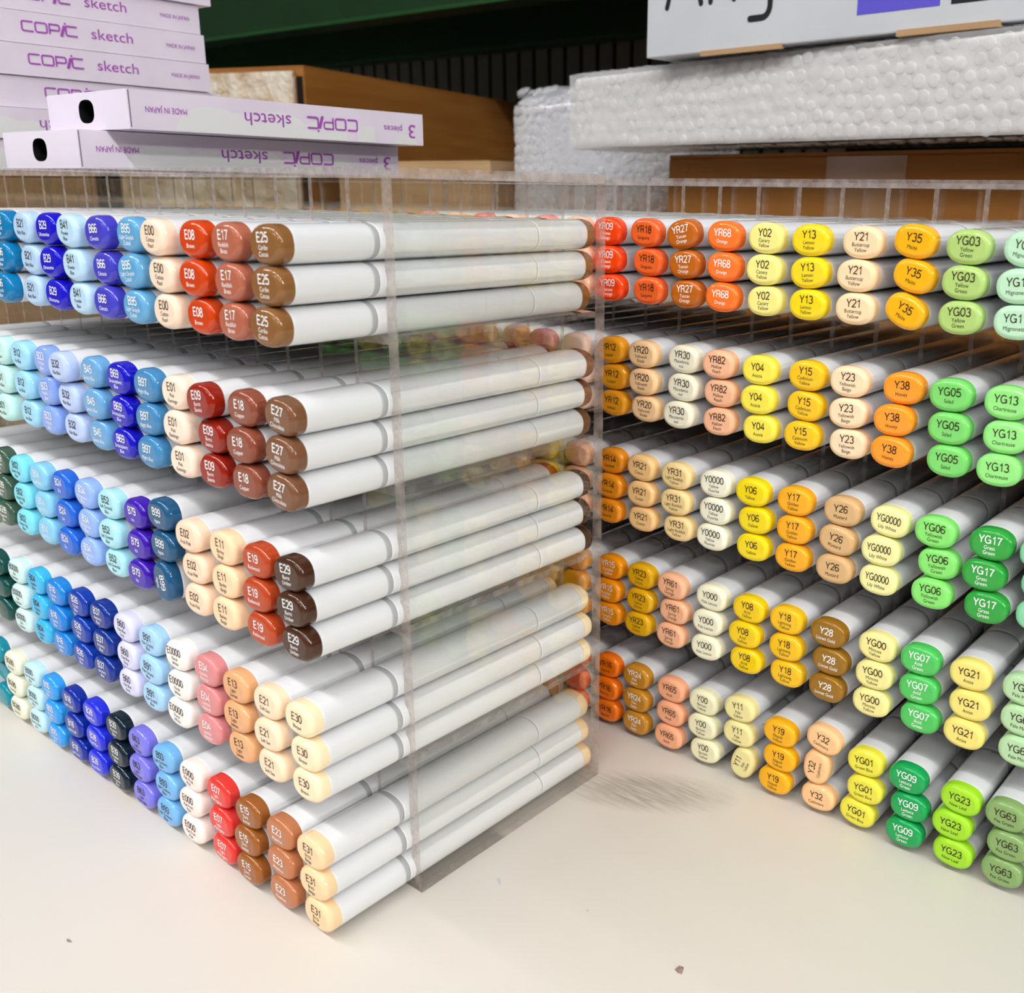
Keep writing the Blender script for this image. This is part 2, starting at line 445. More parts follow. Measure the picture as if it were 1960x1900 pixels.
# ================================================================ marker pens
TABLE = '''
L0 9 B06 Peacock|Blue 0d7bb5 w 0.01,-2.05 0,-2.1 -0.02,-2.18
L0 8 B21 Baby_Blue b9d8f8 k 0,-2.05 0.02,-1.99 0.01,-2.02
L0 7 B29 Ultramarine 1a12c9 w 0,-2.06 0,-2.06 0.01,-2.04
L0 6 B41 Powder|Blue c0e2fb k -0.01,-2.12 0.01,-2.09 0.02,-2.05
L0 5 B66 Clematis 4743c4 w 0,-2.08 0.02,-2.02 0.01,-2.07
L0 4 B95 Light_Grayish|Cobalt 64a8d8 w 0.02,-2.01 0.01,-2.06 0.02,-2.04
L0 3 E00 Cotton|Pearl fde3cb k -0.01,-2.11 0.01,-2.03 0.01,-2.01
L0 2 E08 Brown cf430f w 0.03,-2 -0,-2.05 0.02,-1.98
L0 1 E17 Reddish|Brass b4674f w 0.01,-2.02 0.01,-2.02 0.01,-2.01
L0 0 E25 Caribe|Cocoa 8b5f35 w 0.03,-2 0.01,-2.02 -0.03,-2.07
L1 10 B01 Mint_Blue c4efeb k 0.02,-2.05 0.01,-2.08 -0,-2.12
L1 9 B12 Ice_Blue 9fdcf9 k 0.01,-2.06 0.02,-2.07 0.03,-2.02
L1 8 B23 Phthalo|Blue 86a7f0 w 0.02,-2.03 0.02,-2.03 0.01,-2.04
L1 7 B32 Pale_Blue bcd0fb k -0.02,-2.17 0.02,-2.07 0.03,-2.03
L1 6 B45 Smoky_Blue 6aa6d8 w 0.01,-2.03 0.01,-2.05 0.03,-2.01
L1 5 B69 Stratospheric|Blue 1713c0 w 0.02,-2.02 0.03,-2.04 0.01,-2.05
L1 4 B97 Night_Blue 4186bb w 0.04,-2.03 0.02,-2.05 -0.01,-2.07
L1 3 E01 Pink|Flamingo fee6d2 k 0.01,-2.03 -0.01,-2.06 0.04,-2.02
L1 2 E09 Burnt|Sienna 941f0d w -0.02,-2.13 0.03,-2.01 0.01,-2.03
L1 1 E18 Copper 8c4a36 w 0.03,-2.01 -0.01,-2.07 0,-2.02
L1 0 E27 Milk|Chocolate 7a5138 w 0.02,-1.98 0,-2.01 -0.02,-2.02
L2 11 BG99 Flagstone|Blue 3f5b4a w 0.05,-2.02 0.05,-2.06 0.03,-2.08
L2 10 B02 Robin's_Egg|Blue 7fe0f7 k 0.06,-2.07 0.07,-2.06 0.05,-2.07
L2 9 B14 Light_Blue 86cdf3 w 0.04,-2.05 0.06,-2.03 0.06,-2.04
L2 8 B24 Sky 1f66d6 w 0.04,-2.04 0.06,-2.04 0.06,-2.07
L2 7 B34 Manganese|Blue 93b6f6 w 0.05,-2.03 0.07,-2.04 0.06,-2.07
L2 6 B52 Soft_Greenish|Blue aee9f6 k 0.09,-2.06 0.06,-2.1 0.08,-2.05
L2 5 B79 Iris 4118b0 w 0.06,-2.03 0.09,-2.05 0.05,-2.08
L2 4 B99 Agate 1d5580 w 0.09,-2.08 0.09,-2.08 0.01,-2.11
L2 3 E02 Fruit_Pink ffdcbf k 0.03,-2.08 0.07,-2.03 0.07,-2.05
L2 2 E11 Barley|Beige ffd9b0 k 0.08,-2.03 0.09,-2.05 0.04,-2.07
L2 1 E19 Redwood b8451e w 0.08,-2.03 0.04,-2.06 0.09,-2.05
L2 0 E29 Burnt|Umber 472a1b w 0,-2.03 0.02,-2.05 0.06,-2.02
L3 12 BG78 Bronze 0d4a45 w 0.06,-2.15 0.01,-2.07 -0.01,-2.06
L3 11 B0000 Pale|Celestine d3f3f3 k 0.03,-2.05 0.06,-2.07 0.06,-2.07
L3 10 B04 Tahitian|Blue 3bb9ee k 0.04,-2.06 0.05,-2.06 0.07,-2.06
L3 9 B16 Cyanine|Blue 1b83dd w 0.05,-2.07 0.02,-2.1 0.06,-2.07
L3 8 B26 Cobalt|Blue 0c3cab w 0.03,-2.04 0.03,-2.05 0.03,-2.08
L3 7 B37 Antwerp|Blue 0d318f w 0.03,-2.05 0.06,-2.07 -0,-2.09
L3 6 B60 Pale_Blue|Gray dcdcfc k 0.03,-2.04 0.06,-2.05 0.04,-2.07
L3 5 B91 Pale_Grayish|Blue a6d2f7 k 0.06,-2.04 0.02,-2.08 0.01,-2.07
L3 4 E0000 Floral|White fbf5f1 k 0.07,-2.04 0.09,-2.07 0.01,-2.09
L3 3 E04 Lipstick|Natural dc8a8c w 0.09,-2.03 0.08,-2.04 0.05,-2.06
L3 2 E13 Light|Suntan e8ac7a k 0.09,-2.05 0.04,-2.06 0.09,-2.04
L3 1 E21 Soft_Sun fee0c0 k 0.04,-2.03 0.03,-2.07 0.06,-2.05
L3 0 E30 Bisque ffe8c2 k -0.02,-2.03 0.09,-2.04 0.07,-2.04
L4 13 BG18 Teal_Blue 118aa0 w -0.06,-2.06 -0.03,-1.92 0.01,-2.06
L4 12 BG90 Gray_Sky efefd8 k 0.03,-2.1 -0.03,-2.11 -0.01,-2.1
L4 11 B000 Pale_Porcelain|Blue c3ecf7 k 0.03,-2.07 0.05,-2.08 0.03,-2.09
L4 10 B05 Process|Blue 2f9bec w 0.05,-2.11 0.06,-2.12 0.04,-2.1
L4 9 B18 Lapis_Lazuli 0d2c9e w 0.04,-2.08 0.07,-2.1 0.06,-2.08
L4 8 B28 Royal_Blue 2230dc w 0,-2.05 0.03,-2.06 0.01,-2.08
L4 7 B39 Prussian|Blue 10212f w 0.03,-2.03 0.06,-2.08 -0.01,-2.08
L4 6 B63 Light|Hydrangea 7c78e2 k 0.01,-2.03 -0.02,-2.07 0.03,-2.07
L4 5 B93 Light_Crockery|Blue 74b4ea k 0.03,-2.05 0.05,-2.06 0.03,-2.08
L4 4 E000 Pale_Fruit|Pink fdece5 k 0.06,-2.03 -0.01,-2.06 -0.01,-2.07
L4 3 E07 Light|Mahogany e23a33 w 0.01,-2 0.05,-2.03 0.06,-2.02
L4 2 E15 Dark|Suntan 9a5a24 w 0.06,-2.03 -0.02,-2.06 -0.01,-2.07
L4 1 E23 Hazelnut b9744c w 0.05,-2.02 0.04,-2.04 0.06,-2.05
L4 0 E31 Brick|Beige f5d3a6 k -0.04,-2 0.01,-2.02 0.09,-2.02
R0 1 YR09 Chinese|Orange ff4a14 w -0.09,-2.13 -0.08,-2.12 -0.05,-2.08
R0 2 YR18 Sanguine f4672c k -0.04,-2.13 0.01,-2.07 0.02,-2.06
R0 3 YR27 Tuscan|Orange c4681c w -0.06,-2.15 -0.01,-2.1 0.02,-2.05
R0 4 YR68 Orange ff7a2a w -0.05,-2.13 -0.04,-2.12 -0.04,-2.13
R0 5 Y02 Canary|Yellow fbf08e k -0.06,-2.15 -0.07,-2.16 -0.03,-2.12
R0 6 Y13 Lemon|Yellow fcdc1e k -0.08,-2.16 -0.07,-2.15 -0.06,-2.14
R0 7 Y21 Buttercup|Yellow ffe0b4 k -0.03,-2.11 -0.09,-2.14 -0.07,-2.13
R0 8 Y35 Maize ffb81a k -0.03,-2.09 0,-2.06 -0.09,-2.1
R0 9 YG03 Yellow|Green b5d67c k -0.04,-2.11 -0.06,-2.11 -0.06,-2.1
R0 10 YG11 Mignonette c4eecb k -0.04,-2.1 -0.09,-2.12 -0.07,-2.1
R1 1 YR12 Loquat f7a622 k 0.03,-2.09 0.07,-2.03 0.07,-2.02
R1 2 YR20 Yellowish|Shade ffd3a0 k -0.04,-2.13 -0.02,-2.12 0.03,-2.06
R1 3 YR30 Macadamia|nut fbf5dc k 0.03,-2.08 0.04,-2.09 -0.03,-2.13
R1 4 YR82 Mellow|Peach ffc098 k -0.04,-2.14 0,-2.09 0.01,-2.1
R1 5 Y04 Acacia fcea50 k -0.04,-2.17 -0.04,-2.18 0.03,-2.13
R1 6 Y15 Cadmium|Yellow fcc81a k 0.01,-2.1 0.01,-2.09 -0.01,-2.11
R1 7 Y23 Yellowish|Beige ffdfb8 k -0.06,-2.14 -0.04,-2.14 0.01,-2.11
R1 8 Y38 Honey ff9d24 k 0.02,-2.09 -0.09,-2.16 -0.09,-2.17
R1 9 YG05 Salad 7bd96d k -0.06,-2.14 -0.03,-2.13 0.01,-2.12
R1 10 YG13 Chartreuse 96ec84 k -0.04,-2.17 0,-2.15 -0.05,-2.15
R2 1 YR14 Caramel fb9a1e k 0.06,-2.06 0.04,-2.09 0.02,-2.08
R2 2 YR21 Cream ffd08e k -0.01,-2.12 0.01,-2.13 0.03,-2.08
R2 3 YR31 Light_Reddish|Yellow ffdf9f k -0.01,-2.16 -0.01,-2.16 0.06,-2.1
R2 4 Y0000 Yellow|Fluorite fcf9e2 k 0.01,-2.12 0.03,-2.13 -0.02,-2.13
R2 5 Y06 Yellow fce010 k -0.05,-2.16 0.03,-2.12 0.02,-2.12
R2 6 Y17 Golden|Yellow ffb21a k -0.04,-2.15 -0.02,-2.15 -0.02,-2.14
R2 7 Y26 Mustard dcb27c k 0.02,-2.14 -0.03,-2.17 -0.04,-2.19
R2 8 YG0000 Lily_White f7f2a8 k 0.03,-2.16 -0.09,-2.2 -0.08,-2.19
R2 9 YG06 Yellowish|Green 88e872 k -0.05,-2.19 0.06,-2.15 0,-2.19
R2 10 YG17 Grass|Green 2fa43e w -0,-2.2 -0.07,-2.2 0.04,-2.2
R2 11 YG41 Pale_Cobalt|Green 8edcae k -0.09,-2.21 -0.03,-2.07 -0.06,-2.04
R3 1 YR15 Pumpkin|Yellow fc9a12 w 0.07,-2.05 0.03,-2.07 0.04,-2.03
R3 2 YR23 Yellow|Ochre eab012 k 0.02,-2.07 0.02,-2.08 -0.02,-2.08
R3 3 YR61 Spring|Orange ffbf96 k -0.05,-2.13 0.02,-2.1 -0.04,-2.12
R3 4 Y000 Pale_Lemon fcf8da k 0.03,-2.11 -0.03,-2.13 -0.04,-2.14
R3 5 Y08 Acid|Yellow fcd40e k 0.02,-2.14 -0.05,-2.16 0.01,-2.13
R3 6 Y18 Lightning|Yellow fcc61a k -0.05,-2.14 -0.02,-2.15 0.03,-2.12
R3 7 Y28 Lionet_Gold 9a6c16 w -0.06,-2.18 0.03,-2.16 0,-2.18
R3 8 YG00 Mimosa|Yellow f9ee9c k 0.01,-2.14 0.01,-2.17 0,-2.17
R3 9 YG07 Acid|Green 50c65f w -0.08,-2.17 -0.05,-2.17 0.03,-2.16
R3 10 YG21 Anise f8e47c k -0.09,-2.16 -0.03,-2.17 -0.07,-2.19
R3 11 YG61 Pale_Moss b8deac k -0.09,-2.14 -0.05,-2.15 -0.01,-2.18
R4 1 YR16 Apricot ff7c12 k 0.01,-2.02 0.01,-2.05 0.02,-2.02
R4 2 YR24 Pale|Sepia c88a2a w -0.06,-2.05 -0.04,-2.07 -0.03,-2.06
R4 3 YR65 Atoll ffb48a k -0.01,-2.06 -0,-2.08 -0.02,-2.1
R4 4 Y00 Barium|Yellow f8f4cc k -0.07,-2.08 -0.06,-2.11 0.02,-2.08
R4 5 Y11 Pale|Yellow f8eca6 k -0.07,-2.14 -0.06,-2.14 0.07,-2.09
R4 6 Y19 Napoli|Yellow fdb814 k 0,-2.19 0.03,-2.18 -0.07,-2.16
R4 7 Y32 Cashmere ffcb94 k 0.04,-2.17 -0.09,-2.14 -0.01,-2.12
R4 8 YG01 Green_Bice f2e84a k -0.01,-2.11 0.04,-2.14 -0.09,-2.11
R4 9 YG09 Lettuce|Green 12a656 w -0.08,-2.15 0.02,-2.15 -0.03,-2.16
R4 10 YG23 New_Leaf a6e22a k 0.03,-2.19 -0.08,-2.19 0,-2.18
R4 11 YG63 Pea_Green 8aac6a k -0.09,-2.17 0.02,-2.18 -0.03,-2.16
'''.strip().splitlines()
HALF_W, HALF_H, LEN = 0.402, 0.305, 7.42
def loopxz(kx, kz, n):
    pts = []
    for i in range(n):
        a = 2 * math.pi * i / n
        c, s_ = math.cos(a), math.sin(a)
        e = 2 / 2.35
        pts.append((math.copysign(abs(c) ** e, c) * kx, math.copysign(abs(s_) ** e, s_) * kz))
    return pts
def rings(prof, n, cap0=True, cap1=True):
    """prof: list of (y, inset) -> verts, faces of a pen section"""
    V, Fc = [], []
    for y, ins in prof:
        V += [(x, y, z) for x, z in loopxz(HALF_W - ins, HALF_H - ins, n)]
    for k in range(len(prof) - 1):
        for i in range(n):
            j = (i + 1) % n
            Fc.append((k * n + i, (k + 1) * n + i, (k + 1) * n + j, k * n + j))
    if cap0: Fc.append(tuple(range(n)))
    if cap1: Fc.append(tuple(range(len(prof) * n - 1, (len(prof) - 1) * n - 1, -1)))
    return V, Fc
PLUG = [(0.0, .095), (0.003, .083), (.010, .066), (.024, .043), (.044, .023), (.070, .008), (.10, .001), (.13, 0), (.27, 0)]
SECTIONS = {
    'end_plug': (PLUG, M_CAP, True, False),
    'cap': ([(.27, .006), (.274, .002), (.31, .001), (1.74, .001), (1.775, .002), (1.78, .008)], M_CAP, False, False),
    'ring': ([(1.78, .018), (1.785, .008), (1.80, .006), (1.87, .006), (1.885, .008), (1.89, .018)], M_RING, False, False),
    'barrel': ([(1.89, .012), (1.895, .006), (1.93, .005), (5.64, .005), (5.672, .006), (5.678, .018)], M_BARREL, False, False),
    'rear_cap': ([(5.69, .018), (5.696, .005), (5.73, .004), (7.09, .004), (7.118, .004), (7.12, .01)], M_CAP, False, False),
    'rear_plug': ([(7.12, .006), (7.125, .003), (7.15, .003), (7.3, .004), (7.36, .016), (7.40, .04), (7.42, .08)], M_CAP, False, True),
}
SEG = 32
pen_mesh = {}
for key, (prof, mat, c0_, c1_) in SECTIONS.items():
    V, Fc = rings(prof, SEG, c0_, c1_)
    me = bpy.data.meshes.new(key)
    me.from_pydata([tuple(c * S for c in v) for v in V], [], Fc)
    me.materials.append(mat)
    me.shade_smooth()
    for p in me.polygons:
        if len(p.vertices) > 4: p.use_smooth = False
    if key == 'end_plug': pass
    pen_mesh[key] = me

def colour_word(hx):
    import colorsys
    r_, g_, b_ = [int(hx[i:i + 2], 16) / 255 for i in (0, 2, 4)]
    h, l, s_ = colorsys.rgb_to_hls(r_, g_, b_)
    h *= 360
    sat = max(r_, g_, b_) - min(r_, g_, b_)
    if l > .93 or (l > .9 and sat < .12): return 'off-white'
    if h < 50 and l < .28: return 'dark brown'
    if h < 45 and l < .50 and sat < .62 and sat > .15: return 'brown'
    if h < 12 or h > 345: base = 'red' if l < .6 else 'pink'
    elif h < 24: base = 'orange' if sat > .55 else 'peach'
    elif h < 42: base = ('orange' if l < .62 and sat > .7 else 'peach') if h < 36 else ('golden' if sat > .6 else 'beige')
    elif h < 66: base = 'yellow'
    elif h < 165: base = 'green'
    elif h < 196: base = 'turquoise'
    elif h < 238: base = 'blue'
    elif h < 290: base = 'violet'
    else: base = 'pink'
    if l > .8: pre = 'pale '
    elif l < .3: pre = 'dark '
    else: pre = ''
    return pre + base
COLOUR = {'B29': 'deep blue', 'B69': 'deep blue', 'B66': 'violet blue', 'E17': 'reddish brown', 'E23': 'light brown', 'YR27': 'rusty orange', 'Y26': 'tan', 'E13': 'tan',
          'E09': 'dark red', 'E19': 'reddish brown', 'E08': 'orange red', 'BG90': 'cream', 'E31': 'sandy', 'B12': 'pale blue', 'YG61': 'pale green', 'Y28': 'golden brown'}
plug_mats, print_meshes = {}, {}
def plug_mat(hx):
    if hx not in plug_mats:
        plug_mats[hx] = plastic('cap_plastic_' + hx, hx, 0.06, 0.5)
    return plug_mats[hx]
def print_mesh(code, name, ink):
    V, Fc = [], []
    def put(s, cap_h, mw, zc, wide):
        if wide is None:
            v, f = code_shape(s, cap_h, mw)
        else:
            v, f = text_shape(s, cap_h, mw, wide)
            v = [(x, z, 0) for x, z in v]
        b0 = len(V)
        V.extend((x * S, (-0.0035 - .0007 * l) * S, (z + zc) * S) for x, z, l in v)
        Fc.extend(tuple(i + b0 for i in q) for q in f)
    lines = name.replace('_', ' ').split('|')
    two = len(lines) == 2
    put(code, .150, .50, 0.035 if two else 0.0, None)
    for k, ln_ in enumerate(lines):
        put(ln_, .072, .50, (-.075 if two else -.135) - k * .098, .86)
    me = bpy.data.meshes.new('code_lettering')
    me.from_pydata(V, [], Fc)
    me.materials.append(M_INK_W if ink == 'w' else M_INK_K)
    return me

ROLLS = {'B990': 0, 'B992': -80, 'Y112': 72, 'Y321': 85, 'Y320': -11, 'Y322': 2, 'Y350': -8, 'Y351': -14, 'Y352': -26, 'YR270': 12, 'YR271': 4, 'YG012': -6,
         'E270': -6, 'E271': -5, 'E272': -6, 'Y261': -8, 'YG00000': -5, 'E250': 2, 'YG110': -7, 'B340': -4, 'YG232': -2, 'E090': 6}
STACK_H = 0.6153
LEVEL = ('top', 'middle', 'bottom')
STUFF_CODES = {'YG41', 'BG18', 'BG78'}
stuff = []      # (x, y, z, roll, hex)
def pen(code, name, hx, ink, x, y, z, roll, lvl, group):
    e = empty('marker_pen', (x, y, z))
    e.rotation_euler = (0, -math.radians(roll), 0)
    tag(e, f'white marker pen with {COLOUR.get(code) or colour_word(hx)} end printed {code}, {LEVEL[lvl]} of three in its stack', 'marker pen', group)
    pm = plug_mat(hx)
    for key in ('end_plug', 'cap', 'ring', 'barrel', 'rear_cap', 'rear_plug'):
        o = bpy.data.objects.new('end_plug' if key == 'rear_plug' else 'cap' if key == 'rear_cap' else key, pen_mesh[key])
        COL.objects.link(o)
        o.parent = e
        if key.endswith('plug'):
            o.material_slots[0].link = 'OBJECT'
            o.material_slots[0].material = pm
    if code not in print_meshes:
        print_meshes[code] = print_mesh(code, name, ink)
    o = bpy.data.objects.new('code_lettering', print_meshes[code])
    COL.objects.link(o)
    o.parent = e
rnd = random.Random(11)
for line in TABLE:
    sr_, col, code, name, hx, ink, *pp = line.split()
    side, row, col = sr_[0], int(sr_[1]), int(col)
    zb = (SHELF_Z + (BASE_T,))[row]
    hs = [STACK_H] * 3
    rl = []
    for k in range(3):
        q = ROLLS.get(code + str(k))
        q = rnd.gauss(0, 1.8) if q is None else q
        rl.append(q)
        a = abs(math.radians(q))
        if a > .3:   # a tilted oval stands taller
            hs[k] = 2 * math.hypot(HALF_W * math.sin(a), HALF_H * math.cos(a)) + .02
    zc = [0] * 3
    for k in (2, 1, 0):
        zc[k] = zb + hs[k] / 2
        zb += hs[k]
    for k in range(3):
        dx, dy = map(float, pp[k].split(','))
        x = -RT / 2 - col - .5 if side == 'L' else R_X0 + col + .5
        y = dy + (0 if side == 'L' else R_Y0)
        if code in STUFF_CODES:
            stuff.append((x + dx, y, zc[k], rl[k], hx))
        else:
            pen(code, name, hx, ink, x + dx, y, zc[k], rl[k], k,
                'marker pens in the front acrylic rack' if side == 'L' else 'marker pens in the rear acrylic rack')

# markers of the rear rack that show only through the clear panels or as reflections in them
HID = {0: ('ffc9a8', 'ffdcc8', 'f6b48c', 'f5a02a', 'f46a34'), -1: ('f4938a', 'f08c9a', 'd8b020', 'f2c078', 'e05a3c'), -2: ('ffd9c0', 'f0a878', 'e8c890', 'f08a5a', 'c86a40'),
       -3: ('f2706a', 'e8b08a', 'e6a05a', 'd88a60', 'b05a3a'), -4: ('ffd0a8', 'e0a070', 'f0b488', 'c87848', 'e8986a'), -5: ('f59a86', 'f0c0a0', 'd89868', 'e0a878', 'c06a4a'),
       11: ('7ccf8e', '5cc06c', None, None, None), 12: ('4db56a', '3fa85c', '6cc48a', '86d49a', '5aa06a'), 13: ('2f9a58', '49b070', '80cfa0', '5aba88', '4a9468')}
for col, hexes in HID.items():
    for row, hx in enumerate(hexes):
        if hx is None: continue
        for k in range(3):
            stuff.append((R_X0 + col + .5 + rnd.uniform(-.04, .04), R_Y0 - 2.12 + rnd.gauss(0, .04), (SHELF_Z + (BASE_T,))[row] + STACK_H * (2.5 - k), rnd.gauss(0, 2), hx))
for row, c0, hexes in ((0, 10, ('7fd0e8', '3aa0c8')), (1, 11, ('58b8c8', '9adce0')), (2, 12, ('2c6a66', '6fc4bc')), (3, 13, ('3f9a90', 'a8e0d4')), (4, 14, ('6ab8a8', '2f8a88', '9ad8c8'))):
    for q, hx in enumerate(hexes):
        for k in range(3):
            stuff.append((-RT / 2 - c0 - q - .5, -2.05 + rnd.gauss(0, .04), (SHELF_Z + (BASE_T,))[row] + STACK_H * (2.5 - k), rnd.gauss(0, 2), hx))
V, Fc, fm, mats, midx = [], [], [], [M_CAP, M_BARREL, M_RING], {}
for x, y, z, roll, hx in stuff:
    if hx not in midx:
        midx[hx] = len(mats); mats.append(plug_mat(hx))
    a = math.radians(roll)
    for key, (prof, _m, c0_, c1_) in SECTIONS.items():
        v, f = rings(prof, 20, c0_, c1_)
        b0 = len(V)
        V += [(x + px * math.cos(a) - pz * math.sin(a), y + py, z + px * math.sin(a) + pz * math.cos(a)) for px, py, pz in v]
        Fc += [tuple(i + b0 for i in q) for q in f]
        fm += [midx[hx] if key.endswith('plug') else 2 if key == 'ring' else 1 if key == 'barrel' else 0] * len(f)
so = mesh_obj('hidden_marker_pens', V, Fc, mats, fmat=fm, smooth=True)
tag(so, 'marker pens mostly hidden behind the clear side panel and at the frame edges', 'marker pens', kind='stuff')

# ================================================================ lilac marker boxes
def logo(h, w):
    """squared five-letter logotype, cap height h, stroke w, in (x, z) from x=0"""
    r = .2 * h
    P = []
    def cee(x, wd):
        return [(x + wd, h)] + [(x + r, h)] + arc(x + r, h - r, r, r, 90, 180, 4)[1:] + arc(x + r, r, r, r, 180, 270, 4) + [(x + wd, 0)]
    x = 0
    P.append(cee(x, 1.15 * h)); x += 1.45 * h
    wd = 1.25 * h
    P.append([(x + wd / 2, h)] + arc(x + r, h - r, r, r, 90, 180, 4) + arc(x + r, r, r, r, 180, 270, 4) + arc(x + wd - r, r, r, r, 270, 360, 4) + arc(x + wd - r, h - r, r, r, 0, 90, 4) + [(x + wd / 2, h)]); x += wd + .3 * h
    P.append([(x, 0), (x, h), (x + .9 * h, h)] + arc(x + .9 * h, h - r, r, r, 90, 0, 4)[1:] + arc(x + .9 * h, .38 * h + r, r, r, 0, -90, 4) + [(x, .38 * h)]); x += 1.2 * h
    P.append([(x, -.1 * h), (x + .38 * h, .95 * h)]); P.append([(x + .16 * h, -.1 * h), (x + .54 * h, .95 * h)])
    dot = (x + .6 * h, 1.25 * h)
    x += .62 * h
    P.append([(x + 1.2 * h, h)] + [(x + r, h)] + arc(x + r, h - r, r, r, 90, 180, 4)[1:] + arc(x + r, r, r, r, 180, 270, 4) + [(x + 1.2 * h, 0)])
    V, Fc = ribbon(P, w)
    b0 = len(V)
    V += [(dot[0] + .12 * h * math.cos(a * math.pi / 6), dot[1] + .12 * h * math.sin(a * math.pi / 6), 0) for a in range(12)]
    Fc.append(tuple(range(b0, b0 + 12)))
    return V, Fc, x + 1.2 * h
BW, BH = 3.8, .838
def lilac_box(x, y, z, L, inverted, layout, label, rot=0.0, shift=0.0):
    o = empty('marker_box', (x, y, z), rot)
    tag(o, label, 'box', 'lilac marker boxes')
    # carton: long face at local x=0, near end face at local y=0 with a round hole
    g = .012
    V = boxv(-BW, 0, 0.03, L, 0, BH)
    body = mesh_obj('carton', V, [BOXF[i] for i in (0, 1, 3, 4, 5)], M_LILAC, o)
    # near end flap with a hole
    cx, cz, rx, rz = -BW * .5, BH * .5, .36, .26
    ca = math.atan2(BH / 2, BW / 2)
    angs = sorted([2 * math.pi * i / 24 for i in range(24)] + [ca, math.pi - ca, math.pi + ca, 2 * math.pi - ca])
    n = len(angs)
    hole, rim = [], []
    for a in angs:
        c, s_ = math.cos(a), math.sin(a)
        hole.append((cx + rx * math.copysign(abs(c) ** .75, c), cz + rz * math.copysign(abs(s_) ** .75, s_)))
        t = min((BW / 2) / abs(c) if abs(c) > 1e-6 else 1e9, (BH / 2) / abs(s_) if abs(s_) > 1e-6 else 1e9)
        rim.append((cx + c * t, cz + s_ * t))
    V = [(px, 0.0, pz) for px, pz in rim] + [(px, 0.0, pz) for px, pz in hole] + [(px, .35, pz) for px, pz in hole]
    Fq, fmq = [], []
    for i in range(n):
        j = (i + 1) % n
        Fq.append((i, j, n + j, n + i)); fmq.append(0)
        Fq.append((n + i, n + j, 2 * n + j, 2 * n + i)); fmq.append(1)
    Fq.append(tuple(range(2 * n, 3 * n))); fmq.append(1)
    # turned edge of the flap
    b1 = len(V)
    V += [(0, 0, 0), (0, 0, BH), (0, .03, BH), (0, .03, 0), (-BW, 0, 0), (-BW, 0, BH), (-BW, .03, BH), (-BW, .03, 0)]
    Fq += [(b1, b1 + 3, b1 + 2, b1 + 1), (b1 + 4, b1 + 5, b1 + 6, b1 + 7), (b1 + 1, b1 + 2, b1 + 6, b1 + 5), (b1, b1 + 4, b1 + 7, b1 + 3)]
    fmq += [0] * 4
    mesh_obj('end_flap', V, Fq, [M_LILAC_END, M_BLACK], o, fmq)
    box('seam_shade_strip', -.02, .004, .03, .06, .04, BH - .02, plastic_cache('purple_grey_seam_shade', '8d7c8c'), o)  # seam shadow painted as a dark strip beside the end flap
    # print on the long face; (p, q) = along, up
    def put(nm, V2, F2, mat, off):
        if inverted: V2 = [(L - p, BH - q, l) for p, q, l in V2]
        return mesh_obj(nm, [(off + .0012 * l, p, q) for p, q, l in V2], F2, mat, o)
    V2, F2 = [], []
    def add(v, f, dx, dz):
        b = len(V2)
        V2.extend((t[0] + dx, t[1] + dz, t[2] if len(t) > 2 else 0) for t in v); F2.extend(tuple(i + b for i in ff) for ff in f)
    if layout == 'A':
        s0 = L - 9.1
        lv, lf, lw = logo(.26, .045)
        add(lv, lf, 2.33 + shift, .30)
        v, f = text_shape('sketch', .30, 1.9, 1.22); add(v, f, 5.05 + shift, .30)
        v, f = text_shape('MADE IN JAPAN', .125, 1.0, 1.0); add(v, f, 8.2 + s0 + shift, .34)
        v, f = text_shape('pieces', .17, .85, 1.1); add(v, f, 1.1 + shift, .36)
        v, f = text_shape('3', .36, .4, 1.3); add(v, f, .42 + shift, .30)
        G, GF = [], []
        for k, (c_, rr) in enumerate(((7.05 + s0, .95), (4.75, .95), (.65, .42), (6.0, .8), (3.4, .75))):
            b = len(G)
            G += [(c_ + rr * math.cos(a), BH - .008 - .62 * rr * math.sin(a), k) for a in [math.pi * i / 14 for i in range(15)]]
            GF.append(tuple(range(b, b + 15))[::-1])
        b = len(G); G += [(1.75, BH - .008, 5), (2.35, BH - .008, 5), (2.35, .42, 5), (1.75, .42, 5)]; GF.append((b, b + 3, b + 2, b + 1))
        put('pale_pattern_print', G, GF, M_GREYPRINT, .004)
    else:
        lv, lf, lw = logo(.25, .045)
        add(lv, lf, L - 5.56 + shift, .33)
        v, f = text_shape('sketch', .29, 1.75, 1.2); add(v, f, L - 3.0 + shift, .33)
        v, f = text_shape('MADE IN JAPAN', .115, .95, 1.0); add(v, f, L - .83 + shift, .36)
    pl_ = put('purple_lettering', V2, F2, M_PURPLE, .014)
    pl_['kind'] = 'stuff'
    return o
_pc = {}
def plastic_cache(n, hx, rough=.4):
    if n not in _pc: _pc[n] = plastic(n, hx, rough)
    return _pc[n]
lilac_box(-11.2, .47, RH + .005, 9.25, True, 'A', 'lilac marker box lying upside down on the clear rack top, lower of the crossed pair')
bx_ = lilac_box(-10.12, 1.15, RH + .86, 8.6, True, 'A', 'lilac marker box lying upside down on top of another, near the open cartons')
names_ = [('A', True, 'lilac marker box at the very bottom of the tall stack of lilac boxes'),
          ('A', True, 'upside down lilac marker box, second from the bottom of the tall lilac stack'),
          ('B', False, 'lilac marker box in the tall stack, just above its upside down boxes'),
          ('B', False, 'lilac marker box in the tall stack, level with the carton behind'),
          ('B', False, 'lilac marker box, fifth from the bottom of the tall lilac stack'),
          ('B', False, 'lilac marker box in the tall stack, second from its top'),
          ('B', False, 'topmost lilac marker box, jutting out over the tall lilac stack')]
